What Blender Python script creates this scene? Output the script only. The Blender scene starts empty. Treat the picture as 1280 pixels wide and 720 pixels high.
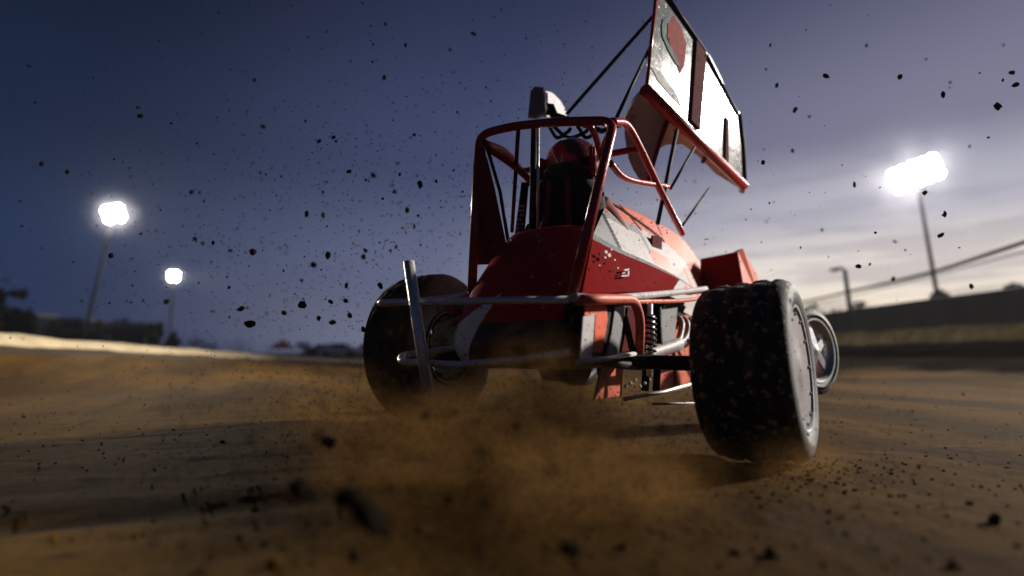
import bpy, bmesh, math, random
from math import sin, cos, tan, atan, radians, pi, sqrt, exp
from mathutils import Vector, Matrix, noise, Quaternion
random.seed(7)
scene = bpy.context.scene
col = scene.collection

# ------------------------------------------------------------------ camera geometry
F = 700.0
TH = atan(80 / 700)
CAM = Vector((0, 0, .5))
def ray(px, py):
    x = (px - 640) / F; y = (360 - py) / F
    return Vector((x, cos(TH) - y * sin(TH), sin(TH) + y * cos(TH)))
def at(px, py, Y):
    d = ray(px, py); return CAM + d * (Y / d.y)
YAW = radians(32)
R_ = Vector((cos(YAW), -sin(YAW), 0)); F_ = Vector((sin(YAW), cos(YAW), 0)); U_ = Vector((0, 0, 1))
O = Vector((.2988, 3.2299, 0))
def loc(p):
    q = p - O; return Vector((q.dot(R_), q.dot(F_), q.z))
def car(px, py, u=None, v=None):
    d = ray(px, py)
    n, val = (R_, u) if u is not None else (F_, v)
    t = (val - (CAM - O).dot(n)) / d.dot(n)
    return loc(CAM + d * t)

cd = bpy.data.cameras.new('camera'); cam = bpy.data.objects.new('camera', cd); col.objects.link(cam)
cam.location = CAM; cam.rotation_euler = (pi / 2 + TH, 0, 0)
cd.sensor_width = 36; cd.sensor_fit = 'HORIZONTAL'; cd.lens = 36 * F / 1280
cd.clip_start = .05; cd.clip_end = 5000
cd.dof.use_dof = True; cd.dof.focus_distance = 3.1; cd.dof.aperture_fstop = 0.5
scene.camera = cam

# ------------------------------------------------------------------ materials
def newmat(name):
    m = bpy.data.materials.new(name); m.use_nodes = True
    nt = m.node_tree; b = nt.nodes['Principled BSDF']
    return m, nt, b
def N(nt, t, **kw):
    n = nt.nodes.new(t)
    for k, v in kw.items():
        if k in n.inputs: n.inputs[k].default_value = v
        else: setattr(n, k, v)
    return n
def mathn(nt, op, a, b=None, clamp=False):
    n = nt.nodes.new('ShaderNodeMath'); n.operation = op; n.use_clamp = clamp
    for i, x in enumerate((a, b)):
        if x is None: continue
        if isinstance(x, (int, float)): n.inputs[i].default_value = x
        else: nt.links.new(x, n.inputs[i])
    return n.outputs[0]
def mixc(nt, fac, a, b):
    n = nt.nodes.new('ShaderNodeMix'); n.data_type = 'RGBA'
    for i, x in ((0, fac), (6, a), (7, b)):
        if isinstance(x, (int, float)): n.inputs[i].default_value = x
        elif isinstance(x, tuple): n.inputs[i].default_value = (*x[:3], 1)
        else: nt.links.new(x, n.inputs[i])
    return n.outputs[2]
def maprange(nt, x, a, b, c=0., d=1., smooth=True):
    n = nt.nodes.new('ShaderNodeMapRange'); n.interpolation_type = 'SMOOTHSTEP' if smooth else 'LINEAR'
    nt.links.new(x, n.inputs[0])
    for i, v in enumerate((a, b, c, d)): n.inputs[i + 1].default_value = v
    return n.outputs[0]
def objco(nt): return N(nt, 'ShaderNodeTexCoord').outputs['Object']
def geopos(nt): return N(nt, 'ShaderNodeNewGeometry').outputs['Position']
def noisen(nt, vec, scale, detail=4, rough=.55, sc=None):
    if sc:
        mp = N(nt, 'ShaderNodeMapping'); mp.inputs['Scale'].default_value = sc
        nt.links.new(vec, mp.inputs[0]); vec = mp.outputs[0]
    n = N(nt, 'ShaderNodeTexNoise'); n.inputs['Scale'].default_value = scale
    n.inputs['Detail'].default_value = detail; n.inputs['Roughness'].default_value = rough
    nt.links.new(vec, n.inputs['Vector']); return n.outputs['Fac']
def bump(nt, b, h, strength=.3, dist=.01):
    n = N(nt, 'ShaderNodeBump'); n.inputs['Strength'].default_value = strength; n.inputs['Distance'].default_value = dist
    nt.links.new(h, n.inputs['Height']); nt.links.new(n.outputs[0], b.inputs['Normal'])
MUD = (.060, .036, .017)
def paint(name, c, rough=.32, metal=0., dirt=.5, coat=.35, speck=1., base_col=None, spec=.5):
    """painted / metal surface with caked mud film and flung specks"""
    m, nt, b = newmat(name)
    v = geopos(nt)
    d1 = noisen(nt, v, 5.5, 8, .7); d2 = noisen(nt, v, 46, 3, .6)
    film = maprange(nt, d1, .62 - .17 * dirt, .80)
    spk = maprange(nt, d2, .645 - .02 * dirt, .675)
    fac = mathn(nt, 'MAXIMUM', mathn(nt, 'MULTIPLY', film, .75 * min(1, dirt * 1.2)), mathn(nt, 'MULTIPLY', spk, .9 * speck), True)
    base = base_col(nt) if base_col else c
    cc = mixc(nt, fac, base, MUD)
    nt.links.new(cc, b.inputs['Base Color'])
    r = N(nt, 'ShaderNodeMapRange'); nt.links.new(fac, r.inputs[0]); r.inputs[3].default_value = rough; r.inputs[4].default_value = .9
    scr = noisen(nt, v, 30, 6, .7)
    nt.links.new(mathn(nt, 'ADD', r.outputs[0], mathn(nt, 'MULTIPLY', mathn(nt, 'SUBTRACT', scr, .5), .25), True), b.inputs['Roughness'])
    b.inputs['Metallic'].default_value = metal; b.inputs['Specular IOR Level'].default_value = spec
    inv = mathn(nt, 'SUBTRACT', 1., fac)
    if metal: nt.links.new(mathn(nt, 'MULTIPLY', inv, metal), b.inputs['Metallic'])
    nt.links.new(mathn(nt, 'MULTIPLY', inv, coat), b.inputs['Coat Weight']); b.inputs['Coat Roughness'].default_value = .12
    bump(nt, b, mathn(nt, 'ADD', fac, mathn(nt, 'MULTIPLY', scr, .15)), .35, .004)
    return m
def tank_col(nt):
    v = objco(nt); s = N(nt, 'ShaderNodeSeparateXYZ'); nt.links.new(v, s.inputs[0])
    u, z = s.outputs[0], s.outputs[2]
    # silver leaf on the lower left corner, belly right of it painted dark as shade
    l1 = mathn(nt, 'SUBTRACT', mathn(nt, 'ADD', mathn(nt, 'MULTIPLY', u, .61), .826), z)      # > 0 below the upper edge
    l2 = mathn(nt, 'SUBTRACT', z, mathn(nt, 'ADD', mathn(nt, 'MULTIPLY', u, 2.0), .90))     # > 0 left of the right edge
    a1 = maprange(nt, l1, -.004, .004); a2 = maprange(nt, l2, -.008, .008)
    belly = mathn(nt, 'MULTIPLY', mathn(nt, 'SUBTRACT', 1., a2), maprange(nt, z, .635, .655, 1, 0))
    c = mixc(nt, belly, RED, (.040, .014, .010))
    return mixc(nt, mathn(nt, 'MULTIPLY', a1, a2), c, (.86, .85, .84))
RED = (.55, .007, .011)
M = {}
M['red'] = paint('red_paint', (.185, .003, .005), .85, 0, .55, .0, spec=.02)
M['tank'] = paint('tank_paint', None, .36, 0, .22, .12, 1., tank_col, .3)
M['cagered'] = paint('cage_red', (.34, .006, .010), .30, 0, .22, .3)
M['darkred'] = paint('dark_red', (.085, .006, .008), .8, 0, .3, .0, spec=.05)
M['salmon'] = paint('salmon_paint', (.60, .13, .075), .5, 0, .4, .0, spec=.2)
M['orange'] = paint('orange_paint', (.75, .10, .025), .55, 0, .25, 0, spec=.2)
M['white'] = paint('white_paint', (.52, .49, .49), .6, 0, .45, .0, spec=.12)
M['glosswhite'] = paint('gloss_white', (.85, .84, .83), .28, 0, .1, .5)
M['grey'] = paint('grey_paint', (.22, .22, .23), .6, 0, .4, 0, spec=.18)
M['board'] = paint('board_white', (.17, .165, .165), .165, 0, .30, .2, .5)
M['teal'] = paint('teal_paint', (.02, .09, .09), .7, 0, .1, 0, spec=.15)
M['logored'] = paint('logo_red', (.26, .025, .025), .8, 0, .1, 0, spec=.15)
M['foil'] = paint('foil_alloy', (.20, .235, .245), .6, 0, .3, 0)
M['black'] = paint('black_paint', (.014, .013, .015), .6, 0, .3, .0, spec=.12)
M['chrome'] = paint('nickel_tube', (.80, .79, .77), .42, .6, .2, 0.)
M['alloy'] = paint('wheel_alloy', (.50, .50, .52), .38, .9, .5, 0.)
M['dullalloy'] = paint('dusty_wheel_cover', (.22, .19, .20), .5, .1, .5, 0.)
M['darkrim'] = paint('muddy_dark_rim', (.030, .022, .015), .8, 0, .6, 0.)
M['fabric'] = paint('black_fabric', (.012, .012, .014), .85, 0, .2, 0)
M['redfabric'] = paint('red_cloth', (.22, .008, .010), .8, 0, .3, 0)
M['suit'] = paint('race_suit', (.20, .012, .015), .8, 0, .2, 0)
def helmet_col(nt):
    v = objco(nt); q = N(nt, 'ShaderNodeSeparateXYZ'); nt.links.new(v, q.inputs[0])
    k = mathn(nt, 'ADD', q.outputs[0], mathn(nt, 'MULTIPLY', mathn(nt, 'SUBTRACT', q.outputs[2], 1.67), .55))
    c = mixc(nt, maprange(nt, k, -.075, -.070), (.62, .13, .05), (.36, .012, .014))  # orange left side is lamp light put into the shell colour
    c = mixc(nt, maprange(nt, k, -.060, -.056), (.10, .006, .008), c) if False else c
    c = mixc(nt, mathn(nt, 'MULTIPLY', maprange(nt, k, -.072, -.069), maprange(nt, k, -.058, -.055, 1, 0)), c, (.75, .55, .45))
    return mixc(nt, maprange(nt, k, .03, .034), c, (.07, .008, .010))  # dark right side is shade put into the shell colour
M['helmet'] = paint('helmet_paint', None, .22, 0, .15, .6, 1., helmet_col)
def rubber():
    m, nt, b = newmat('tyre_rubber')
    v = objco(nt)
    a = noisen(nt, v, 9, 6, .7); s = noisen(nt, v, 30, 2, .5)
    fl = maprange(nt, a, .52, .75)
    sp = maprange(nt, s, .60, .64)
    c = mixc(nt, mathn(nt, 'MULTIPLY', fl, .55), (.012, .011, .011), (.060, .042, .026))
    c = mixc(nt, mathn(nt, 'MULTIPLY', sp, .8), c, (.40, .33, .17))
    nt.links.new(c, b.inputs['Base Color']); b.inputs['Roughness'].default_value = .75
    bump(nt, b, mathn(nt, 'ADD', a, sp), .6, .01)
    return m
M['rubber'] = rubber()
def mudrubber():
    m, nt, b = newmat('muddy_tyre_rubber')
    v = objco(nt)
    a = noisen(nt, v, 6, 8, .7)
    c = mixc(nt, maprange(nt, a, .35, .65), (.045, .030, .016), (.12, .075, .035))
    nt.links.new(c, b.inputs['Base Color']); b.inputs['Roughness'].default_value = .9
    bump(nt, b, a, .7, .015)
    return m
M['mudrubber'] = mudrubber()
def sidewall():
    m, nt, b = newmat('dusty_sidewall')
    v = objco(nt); a = noisen(nt, v, 7, 7, .65)
    c = mixc(nt, maprange(nt, a, .3, .7), (.06, .056, .052), (.17, .16, .15))
    nt.links.new(c, b.inputs['Base Color']); b.inputs['Roughness'].default_value = .7
    bump(nt, b, a, .3, .006)
    return m
M['sidewall'] = sidewall()
def simple(name, c, rough=.8, var=.35, scale=3., emit=None, stren=0):
    m, nt, b = newmat(name)
    v = geopos(nt); a = noisen(nt, v, scale, 5, .6)
    lo = tuple(x * (1 - var) for x in c); hi = tuple(min(1, x * (1 + var)) for x in c)
    nt.links.new(mixc(nt, maprange(nt, a, .3, .7), lo, hi), b.inputs['Base Color'])
    b.inputs['Roughness'].default_value = rough
    bump(nt, b, a, .3, .02)
    if emit: b.inputs['Emission Color'].default_value = (*emit, 1); b.inputs['Emission Strength'].default_value = stren
    return m
M['wall'] = simple('dark_wall', (.032, .030, .032), .85, .3, 1.2)
M['pole'] = simple('pole_steel', (.20, .21, .19), .55, .2, 2)
M['darkpole'] = simple('dark_pole', (.045, .042, .045), .6, .2, 2)
M['lamp'] = simple('lamp_face', (.8, .8, .8), .4, 0, 1, (1., .96, .93), 190)
M['leaf'] = simple('leaf', (.035, .05, .03), .8, .5, .8)
M['bark'] = simple('bark', (.06, .045, .035), .9, .3, 2)
M['roof'] = simple('pale_roof', (.45, .46, .48), .5, .15, .6)
M['shed'] = simple('shed_wall', (.13, .13, .14), .7, .3, .6)
M['carwhite'] = simple('car_paint_pale', (.55, .56, .60), .3, .1, 1)
M['carred'] = simple('rust_red', (.28, .07, .04), .5, .2, 1)
M['cardark'] = simple('car_paint_dark', (.03, .03, .035), .3, .2, 1)
M['glass'] = simple('dark_glass', (.02, .025, .03), .1, .1, 1)
M['clod'] = simple('clod_dirt', (.013, .009, .006), .95, .4, 40)
M['clod'].node_tree.nodes['Principled BSDF'].inputs['Specular IOR Level'].default_value = .03

def soil():
    m, nt, b = newmat('track_dirt')
    v = geopos(nt)
    mp = N(nt, 'ShaderNodeMapping'); mp.inputs['Rotation'].default_value = (0, 0, radians(68)); nt.links.new(v, mp.inputs[0]); rv = mp.outputs[0]
    big = noisen(nt, rv, .55, 5, .55, (.35, 1.3, 1))
    streak = noisen(nt, rv, 2.2, 6, .6, (.18, 2.2, 1))
    fine = noisen(nt, v, 22, 8, .7)
    grit = noisen(nt, v, 110, 4, .7)
    c = mixc(nt, maprange(nt, big, .34, .66), (.040, .0195, .0036), (.125, .064, .0105))
    c = mixc(nt, mathn(nt, 'MULTIPLY', maprange(nt, streak, .48, .72), .55), c, (.030, .017, .008))
    c = mixc(nt, mathn(nt, 'MULTIPLY', maprange(nt, fine, .5, .75), .5), c, (.11, .062, .024))
    c = mixc(nt, mathn(nt, 'MULTIPLY', maprange(nt, grit, .60, .72), .55), c, (.035, .022, .011))
    nt.links.new(c, b.inputs['Base Color'])
    b.inputs['Roughness'].default_value = .92
    b.inputs['Specular IOR Level'].default_value = .05
    h = mathn(nt, 'ADD', mathn(nt, 'MULTIPLY', fine, 1.), mathn(nt, 'MULTIPLY', grit, .4))
    h = mathn(nt, 'ADD', h, mathn(nt, 'MULTIPLY', streak, 1.5))
    bump(nt, b, h, .6, .02)
    return m
M['soil'] = soil()
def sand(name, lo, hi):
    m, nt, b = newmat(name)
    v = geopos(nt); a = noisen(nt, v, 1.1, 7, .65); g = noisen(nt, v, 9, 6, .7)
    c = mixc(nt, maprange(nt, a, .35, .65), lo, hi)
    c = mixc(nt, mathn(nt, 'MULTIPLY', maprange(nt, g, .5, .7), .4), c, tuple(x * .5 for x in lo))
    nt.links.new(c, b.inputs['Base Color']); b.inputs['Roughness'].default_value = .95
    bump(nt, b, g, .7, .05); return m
M['sand'] = sand('dry_sand', (.42, .34, .21), (.56, .47, .32))
M['drygrass'] = sand('dry_grass_clay', (.34, .25, .10), (.56, .44, .21))
M['shadedirt'] = sand('shade_dark_dirt', (.030, .019, .009), (.065, .040, .018))  # dark dirt colour carries the shade under the pale crest

# ------------------------------------------------------------------ mesh helpers
def finish(name, bm, mats, parent=None, smooth=False, kind=None):
    bmesh.ops.recalc_face_normals(bm, faces=bm.faces[:])
    me = bpy.data.meshes.new(name); bm.to_mesh(me); bm.free()
    if not isinstance(mats, (list, tuple)): mats = [mats]
    for m in mats: me.materials.append(m)
    if smooth:
        for p in me.polygons: p.use_smooth = True
        if smooth != True:
            try: me.set_sharp_from_angle(angle=radians(smooth))
            except Exception: pass
    o = bpy.data.objects.new(name, me); col.objects.link(o)
    if parent: o.parent = parent
    if kind: o['kind'] = kind
    return o
def tag(o, label, cat, group=None):
    o['label'] = label; o['category'] = cat
    if group: o['group'] = group
    return o
def empty(name, location, label, cat, group=None, rz=0):
    o = bpy.data.objects.new(name, None); col.objects.link(o); o.location = location; o.rotation_euler = (0, 0, rz)
    o.empty_display_size = .1
    return tag(o, label, cat, group)
def catmull(pts, n=8):
    pts = [Vector(p) for p in pts]
    if len(pts) < 3: return pts
    P = [2 * pts[0] - pts[1]] + pts + [2 * pts[-1] - pts[-2]]; out = []
    for i in range(1, len(P) - 2):
        p0, p1, p2, p3 = P[i - 1:i + 3]
        for k in range(n):
            t = k / n
            out.append(.5 * ((2 * p1) + (p2 - p0) * t + (2 * p0 - 5 * p1 + 4 * p2 - p3) * t * t + (3 * p1 - p0 - 3 * p2 + p3) * t ** 3))
    out.append(pts[-1]); return out
def tube(bm, pts, r, seg=12, smooth=0, r2=None, mi=0):
    pts = catmull(pts, smooth) if smooth else [Vector(p) for p in pts]
    rings = []; prev = None
    for i, p in enumerate(pts):
        d = (pts[min(i + 1, len(pts) - 1)] - pts[max(i - 1, 0)]).normalized()
        if prev is None:
            a = d.orthogonal().normalized()
        else:
            a = (prev - d * prev.dot(d)).normalized()
        prev = a; b = d.cross(a)
        rr = r if r2 is None else r + (r2 - r) * i / (len(pts) - 1)
        rings.append([bm.verts.new(p + (a * cos(2 * pi * k / seg) + b * sin(2 * pi * k / seg)) * rr) for k in range(seg)])
    for A, B in zip(rings, rings[1:]):
        for k in range(seg):
            f = bm.faces.new((A[k], A[(k + 1) % seg], B[(k + 1) % seg], B[k])); f.smooth = True; f.material_index = mi
    for q in (rings[0][::-1], rings[-1]):
        f = bm.faces.new(q); f.material_index = mi
def rounded(pts, rad, n=5):
    """polyline with rounded corners"""
    pts = [Vector(p) for p in pts]; out = [pts[0]]
    for i in range(1, len(pts) - 1):
        p, a, b = pts[i], pts[i - 1], pts[i + 1]
        ra = min(rad, (a - p).length * .45); rb = min(rad, (b - p).length * .45)
        s = p + (a - p).normalized() * ra; e = p + (b - p).normalized() * rb
        for k in range(n + 1):
            t = k / n; out.append((1 - t) ** 2 * s + 2 * t * (1 - t) * p + t * t * e)
    out.append(pts[-1]); return out
def box(bm, c, s, rot=None, mi=0, bevel=0):
    mat = Matrix.Translation(Vector(c)) @ (rot.to_4x4() if rot else Matrix()) @ Matrix.Diagonal((*s, 1))
    g = bmesh.ops.create_cube(bm, size=1, matrix=mat)
    fs = set(f for v in g['verts'] for f in v.link_faces)
    for f in fs: f.material_index = mi
    if bevel:
        es = set(e for v in g['verts'] for e in v.link_edges)
        r = bmesh.ops.bevel(bm, geom=list(es), offset=bevel, segments=2, affect='EDGES')
        for f in r['faces']: f.material_index = mi
def plate(bm, pts, thick, n=None, mi=0):
    """flat polygon with thickness, centred on pts"""
    pts = [Vector(p) for p in pts]
    if n is None:
        n = Vector()
        for i in range(1, len(pts) - 1): n += (pts[i] - pts[0]).cross(pts[i + 1] - pts[0])
        n.normalize()
    a = [bm.verts.new(p + n * thick / 2) for p in pts]; b = [bm.verts.new(p - n * thick / 2) for p in pts]
    fs = [bm.faces.new(a), bm.faces.new(b[::-1])]
    for i in range(len(pts)):
        j = (i + 1) % len(pts); fs.append(bm.faces.new((a[i], b[i], b[j], a[j])))
    for f in fs: f.material_index = mi
def lathe(bm, prof, seg=48, axis='X', mi=None):
    """prof: list of (x, r); revolve about X"""
    rings = []
    for (x, r) in prof:
        rings.append([bm.verts.new((x, r * cos(2 * pi * k / seg), r * sin(2 * pi * k / seg))) for k in range(seg)])
    for i, (A, B) in enumerate(zip(rings, rings[1:])):
        for k in range(seg):
            f = bm.faces.new((A[k], A[(k + 1) % seg], B[(k + 1) % seg], B[k])); f.smooth = True
            if mi: f.material_index = mi[i]
    return rings
def grid_loft(bm, rows, close=True, mi=None):
    V = [[bm.verts.new(p) for p in r] for r in rows]
    n = len(V[0])
    for i in range(len(V) - 1):
        for k in range(n if close else n - 1):
            f = bm.faces.new((V[i][k], V[i][(k + 1) % n], V[i + 1][(k + 1) % n], V[i + 1][k])); f.smooth = True
            if mi: f.material_index = mi(i, k)
    return V

# ------------------------------------------------------------------ ground
def near_h(x, y):
    d = sqrt(x * x + (y - 2.5) ** 2)
    k = max(0., 1 - d / 30)
    h = noise.fractal(Vector((x * .9, y * .9, 3)), .9, 2.0, 5) * .012 * k
    # streaks/ruts running along the direction the car slides
    a = x * cos(radians(22)) + y * sin(radians(22)); b = -x * sin(radians(22)) + y * cos(radians(22))
    h += noise.fractal(Vector((a * .35, b * 2.6, 9)), .9, 2.0, 4) * .013 * k
    t = noise.fractal(Vector((x * 7, y * 7, 1)), .8, 2.1, 4)
    h += max(0, t - .15) * .010 * max(0., 1 - d / 9)
    # rut dug out by the right rear wheel, soft shoulder under the left rear wheel
    h -= .03 * exp(-((b - (2.2)) / .12) ** 2) * k
    h += .05 * exp(-(((x + .53) / .6) ** 2 + ((y - 3.75) / .5) ** 2))
    return h - .01
def spaced(lo, hi, c, near, step, grow):
    out = [c]; s = step; x = c
    while x < hi:
        if x - c > near: s *= grow
        x += s; out.append(min(x, hi))
    x = c; s = step
    while x > lo:
        if c - x > near: s *= grow
        x -= s; out.insert(0, max(x, lo))
    return out
xs = spaced(-380, 380, 0, 2.4, .028, 1.06); ys = spaced(-120, 420, 2.2, 1.9, .028, 1.055)
bm = bmesh.new()
V = [[bm.verts.new((x, y, near_h(x, y))) for x in xs] for y in ys]
for j in range(len(ys) - 1):
    for i in range(len(xs) - 1):
        f = bm.faces.new((V[j][i], V[j][i + 1], V[j + 1][i + 1], V[j + 1][i])); f.smooth = True
finish('ground', bm, M['soil'], kind='structure')

def bank(name, path, mats, seed):
    """path: (x, y, z0 top of dark face, z1 crest). Upper face painted dark as shade, dry crest slope, flat top behind"""
    P = catmull([Vector((a[0], a[1], 0)) for a in path], 16)
    Z = catmull([Vector((a[2], a[3], 0)) for a in path], 16)
    rows = []
    for i, (p, z) in enumerate(zip(P, Z)):
        d = (P[min(i + 1, len(P) - 1)] - P[max(i - 1, 0)]).normalized()
        n = Vector((-d.y, d.x, 0))
        w = lambda s: noise.noise(Vector((p.x * .6 + s, p.y * .6, seed))) * .06 + noise.noise(Vector((p.x * 2.2 + s, p.y * 2.2, seed))) * .025
        z0, z1 = z.x, z.y
        rows.append([p + n * a + U_ * (b + (w(a) if b > .04 else 0)) for a, b in
                     ((-4.5, -.12), (-2.4, z0 * .22), (-.55, z0 * .70), (0, z0), (.06, z0 + (z1 - z0) * .35), (.22, z0 + (z1 - z0) * .8), (.5, z1), (1.2, z1 + .02), (3.5, z1 - .15), (5, -.2))])
    bm = bmesh.new()
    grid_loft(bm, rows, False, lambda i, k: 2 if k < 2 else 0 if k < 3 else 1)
    return finish(name, bm, mats, kind='structure')
def bp(px, ytop, ybot, D):
    a = at(px, ybot, D); b = at(px, ytop, D); return (a.x, D, a.z, b.z)
lb = [bp(-420, 386, 408, 7.6), bp(-150, 403, 420, 8.3), bp(0, 415, 431, 9.5), bp(150, 427, 439, 12), bp(300, 439, 447, 16), bp(430, 448.5, 453, 22), bp(500, 450, 454, 27), bp(600, 449, 453, 33), bp(720, 446, 451, 38)]
bank('dirt_bank', lb, [M['shadedirt'], M['sand'], M['soil']], 4)
rb = [bp(1700, 372, 414, 7), bp(1450, 386, 419, 9.2), bp(1280, 399, 425, 12), bp(1150, 408, 429, 15.8), bp(1040, 415.5, 432, 21.6), bp(940, 424, 437, 29), bp(800, 437, 445, 38), bp(700, 445, 450, 42)]
bank('dirt_bank', rb[::-1], [M['shadedirt'], M['drygrass'], M['soil']], 9)
def bank_from(px, top, D): return at(px, top, D)
# ------------------------------------------------------------------ right wall
def wallrun(pts, h, th, name, mat):
    bm = bmesh.new(); rows = []
    P = catmull(pts, 10)
    for i, p in enumerate(P):
        d = (P[min(i + 1, len(P) - 1)] - P[max(i - 1, 0)]); d.z = 0; d.normalize(); n = Vector((-d.y, d.x, 0))
        hh = h[0] + (h[1] - h[0]) * i / (len(P) - 1)
        rows.append([p - n * th / 2 - U_ * .6, p - n * th / 2 + U_ * hh, p + n * th / 2 + U_ * hh, p + n * th / 2 - U_ * .6])
    grid_loft(bm, rows, True)
    bm.faces.new([v for v in bm.verts][:4]); bm.verts.ensure_lookup_table(); bm.faces.new([bm.verts[-i] for i in (4, 3, 2, 1)])
    o = finish(name, bm, mat)
    for p in o.data.polygons: p.use_smooth = False
    return o
wp = [at(1600, 377, 8.4), at(1420, 390, 10.2), at(1280, 400.5, 12.9), at(1150, 409.5, 16.8), at(1040, 417, 22.8), at(940, 425, 31), at(860, 432, 42)]
wall = empty('boundary_wall', wp[3] , 'long dark boundary wall on the bank at the right behind the dry grass strip', 'wall')
wo = wallrun([p - wp[3] for p in wp], (.62, .92), .16, 'wall_panel', M['wall']); wo.parent = wall
bm = bmesh.new()
P = catmull(wp, 10)
tube(bm, [p - wp[3] + U_ * (.62 + .30 * i / (len(P) - 1) + .02) for i, p in enumerate(P)], .03, 8)
finish('coping', bm, M['darkpole'], wall)
# cables of the catch fence
bm = bmesh.new()
cps = [at(1420, 262, 11), at(1280, 303, 13.5), at(1165, 340, 17.2), at(1064, 364, 23), at(1000, 378, 30), at(930, 390, 44)]
tube(bm, cps, .055, 8, 8)
tag(finish('fence_cable', bm, M['darkpole'], smooth=True), 'thick dark cable strung between the poles above the right wall', 'cable')

bm = bmesh.new()
tube(bm, [at(1420, 280, 13), at(1280, 315, 15.5), at(1172, 343, 20), at(1064, 370, 27), at(980, 388, 38)], .022, 8, 8)
tag(finish('fence_cable', bm, M['darkpole'], smooth=True), 'thin cable strung just under the thick cable above the right wall', 'cable')
# ------------------------------------------------------------------ masts
LAMPS = []
def mast(px, ytop, ybase, D, w, h, label, pm, lean, cols=4, rows_=3, r=.14, zb=0., roll=0., basex=None):
    top = at(px, ytop, D); base = at(basex, ybase, D); base.z = zb
    root = empty('floodlight_mast', base, label, 'floodlight', 'lit floodlight masts round the track')
    bm = bmesh.new(); tube(bm, [Vector(), (top - base) * .5, top - base], r, 10, 0, r * .6); finish('mast_pole', bm, pm, root, 40)
    tgt = Vector((0, 8, 0)); dirv = (tgt - top).normalized()
    fw = dirv; rt = fw.cross(U_).normalized(); upv = rt.cross(fw)
    q = Matrix((rt, fw, upv)).transposed() @ Matrix.Rotation(roll, 3, 'Y')
    bm = bmesh.new()
    for k in range(rows_):
        z = (k - (rows_ - 1) / 2) * h / rows_
        box(bm, top - base + q @ Vector((0, -.12, z - h / rows_ * .42)), (w, .10, .10), q)
    for s in (-1, 0, 1): box(bm, top - base + q @ Vector((s * w * .45, -.22, 0)), (.09, .09, h), q)
    finish('lamp_rack', bm, pm, root)
    for i in range(cols):
        for k in range(rows_):
            c = top - base + q @ Vector(((i - (cols - 1) / 2) * w / cols, .18, (k - (rows_ - 1) / 2) * h / rows_))
            rr = max(w / cols, h / rows_) * .52
            bm = bmesh.new()
            R0 = lathe(bm, [(-.32, rr * .35), (-.2, rr * .7), (0, rr), (.03, rr)], 14, mi=[0, 0, 0])
            bm.faces.new(R0[0])
            f = bm.faces.new(R0[-1]); f.material_index = 1
            bmesh.ops.transform(bm, matrix=Matrix.Translation(c) @ (q @ Matrix(((0, -1, 0), (1, 0, 0), (0, 0, 1)))).to_4x4(), verts=bm.verts[:])
            finish('lamp', bm, [M['darkpole'], M['lamp']], root)
    LAMPS.append((top + fw * .8, w))
    return root
mast(1145, 217, 412, 40, 3.1, 1.7, 'large bright floodlight bank on a dark pole behind the right wall', M['darkpole'], 0, 5, 3, .17, roll=radians(14), basex=1182)
mast(142, 267, 400, 60, 1.9, 1.6, 'bright floodlight on a tall pale pole, the taller one at the left', M['pole'], 0, 2, 2, .22, roll=radians(20), basex=103)
mast(217, 345, 425, 95, 1.5, 1.5, 'small far floodlight on a faint pole, the lower one at the left', M['pole'], 0, 2, 2, .20, basex=211)
# plain utility pole
b0 = at(1068, 405, 26); b0.z = 0; t0 = at(1056, 338, 26)
up_ = empty('utility_pole', b0, 'short dark pole with a bent top standing behind the right wall beside the wheel', 'pole')
bm = bmesh.new(); tube(bm, [Vector(), (t0 - b0) * .5, t0 - b0], .12, 10, 0, .09); finish('pole_shaft', bm, M['darkpole'], up_)
bm = bmesh.new(); tube(bm, [t0 - b0 - U_ * .02, t0 - b0 + Vector((-.2, 0, .12)), t0 - b0 + Vector((-.45, 0, .05))], .07, 8); box(bm, t0 - b0 + Vector((-.5, 0, .02)), (.34, .2, .14), bevel=.03); finish('pole_arm', bm, M['darkpole'], up_)
# left-edge pale lamp (unlit) - small fixture at the frame edge
b1 = at(-8, 420, 50); b1.z = 0; t1 = at(-4, 352, 50)
ul = empty('street_lamp', b1, 'pale unlit street lamp with a short arm at the left edge above the trees', 'street lamp')
bm = bmesh.new(); tube(bm, [Vector(), t1 - b1], .10, 10); finish('pole_shaft', bm, M['pole'], ul)
bm = bmesh.new(); tube(bm, [t1 - b1 - U_ * .1, t1 - b1 + Vector((.4, 0, .15)), t1 - b1 + Vector((.9, 0, .12))], .06, 8); box(bm, t1 - b1 + Vector((1.1, 0, .12)), (.75, .35, .16), bevel=.04); finish('lamp_head', bm, M['roof'], ul)

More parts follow.
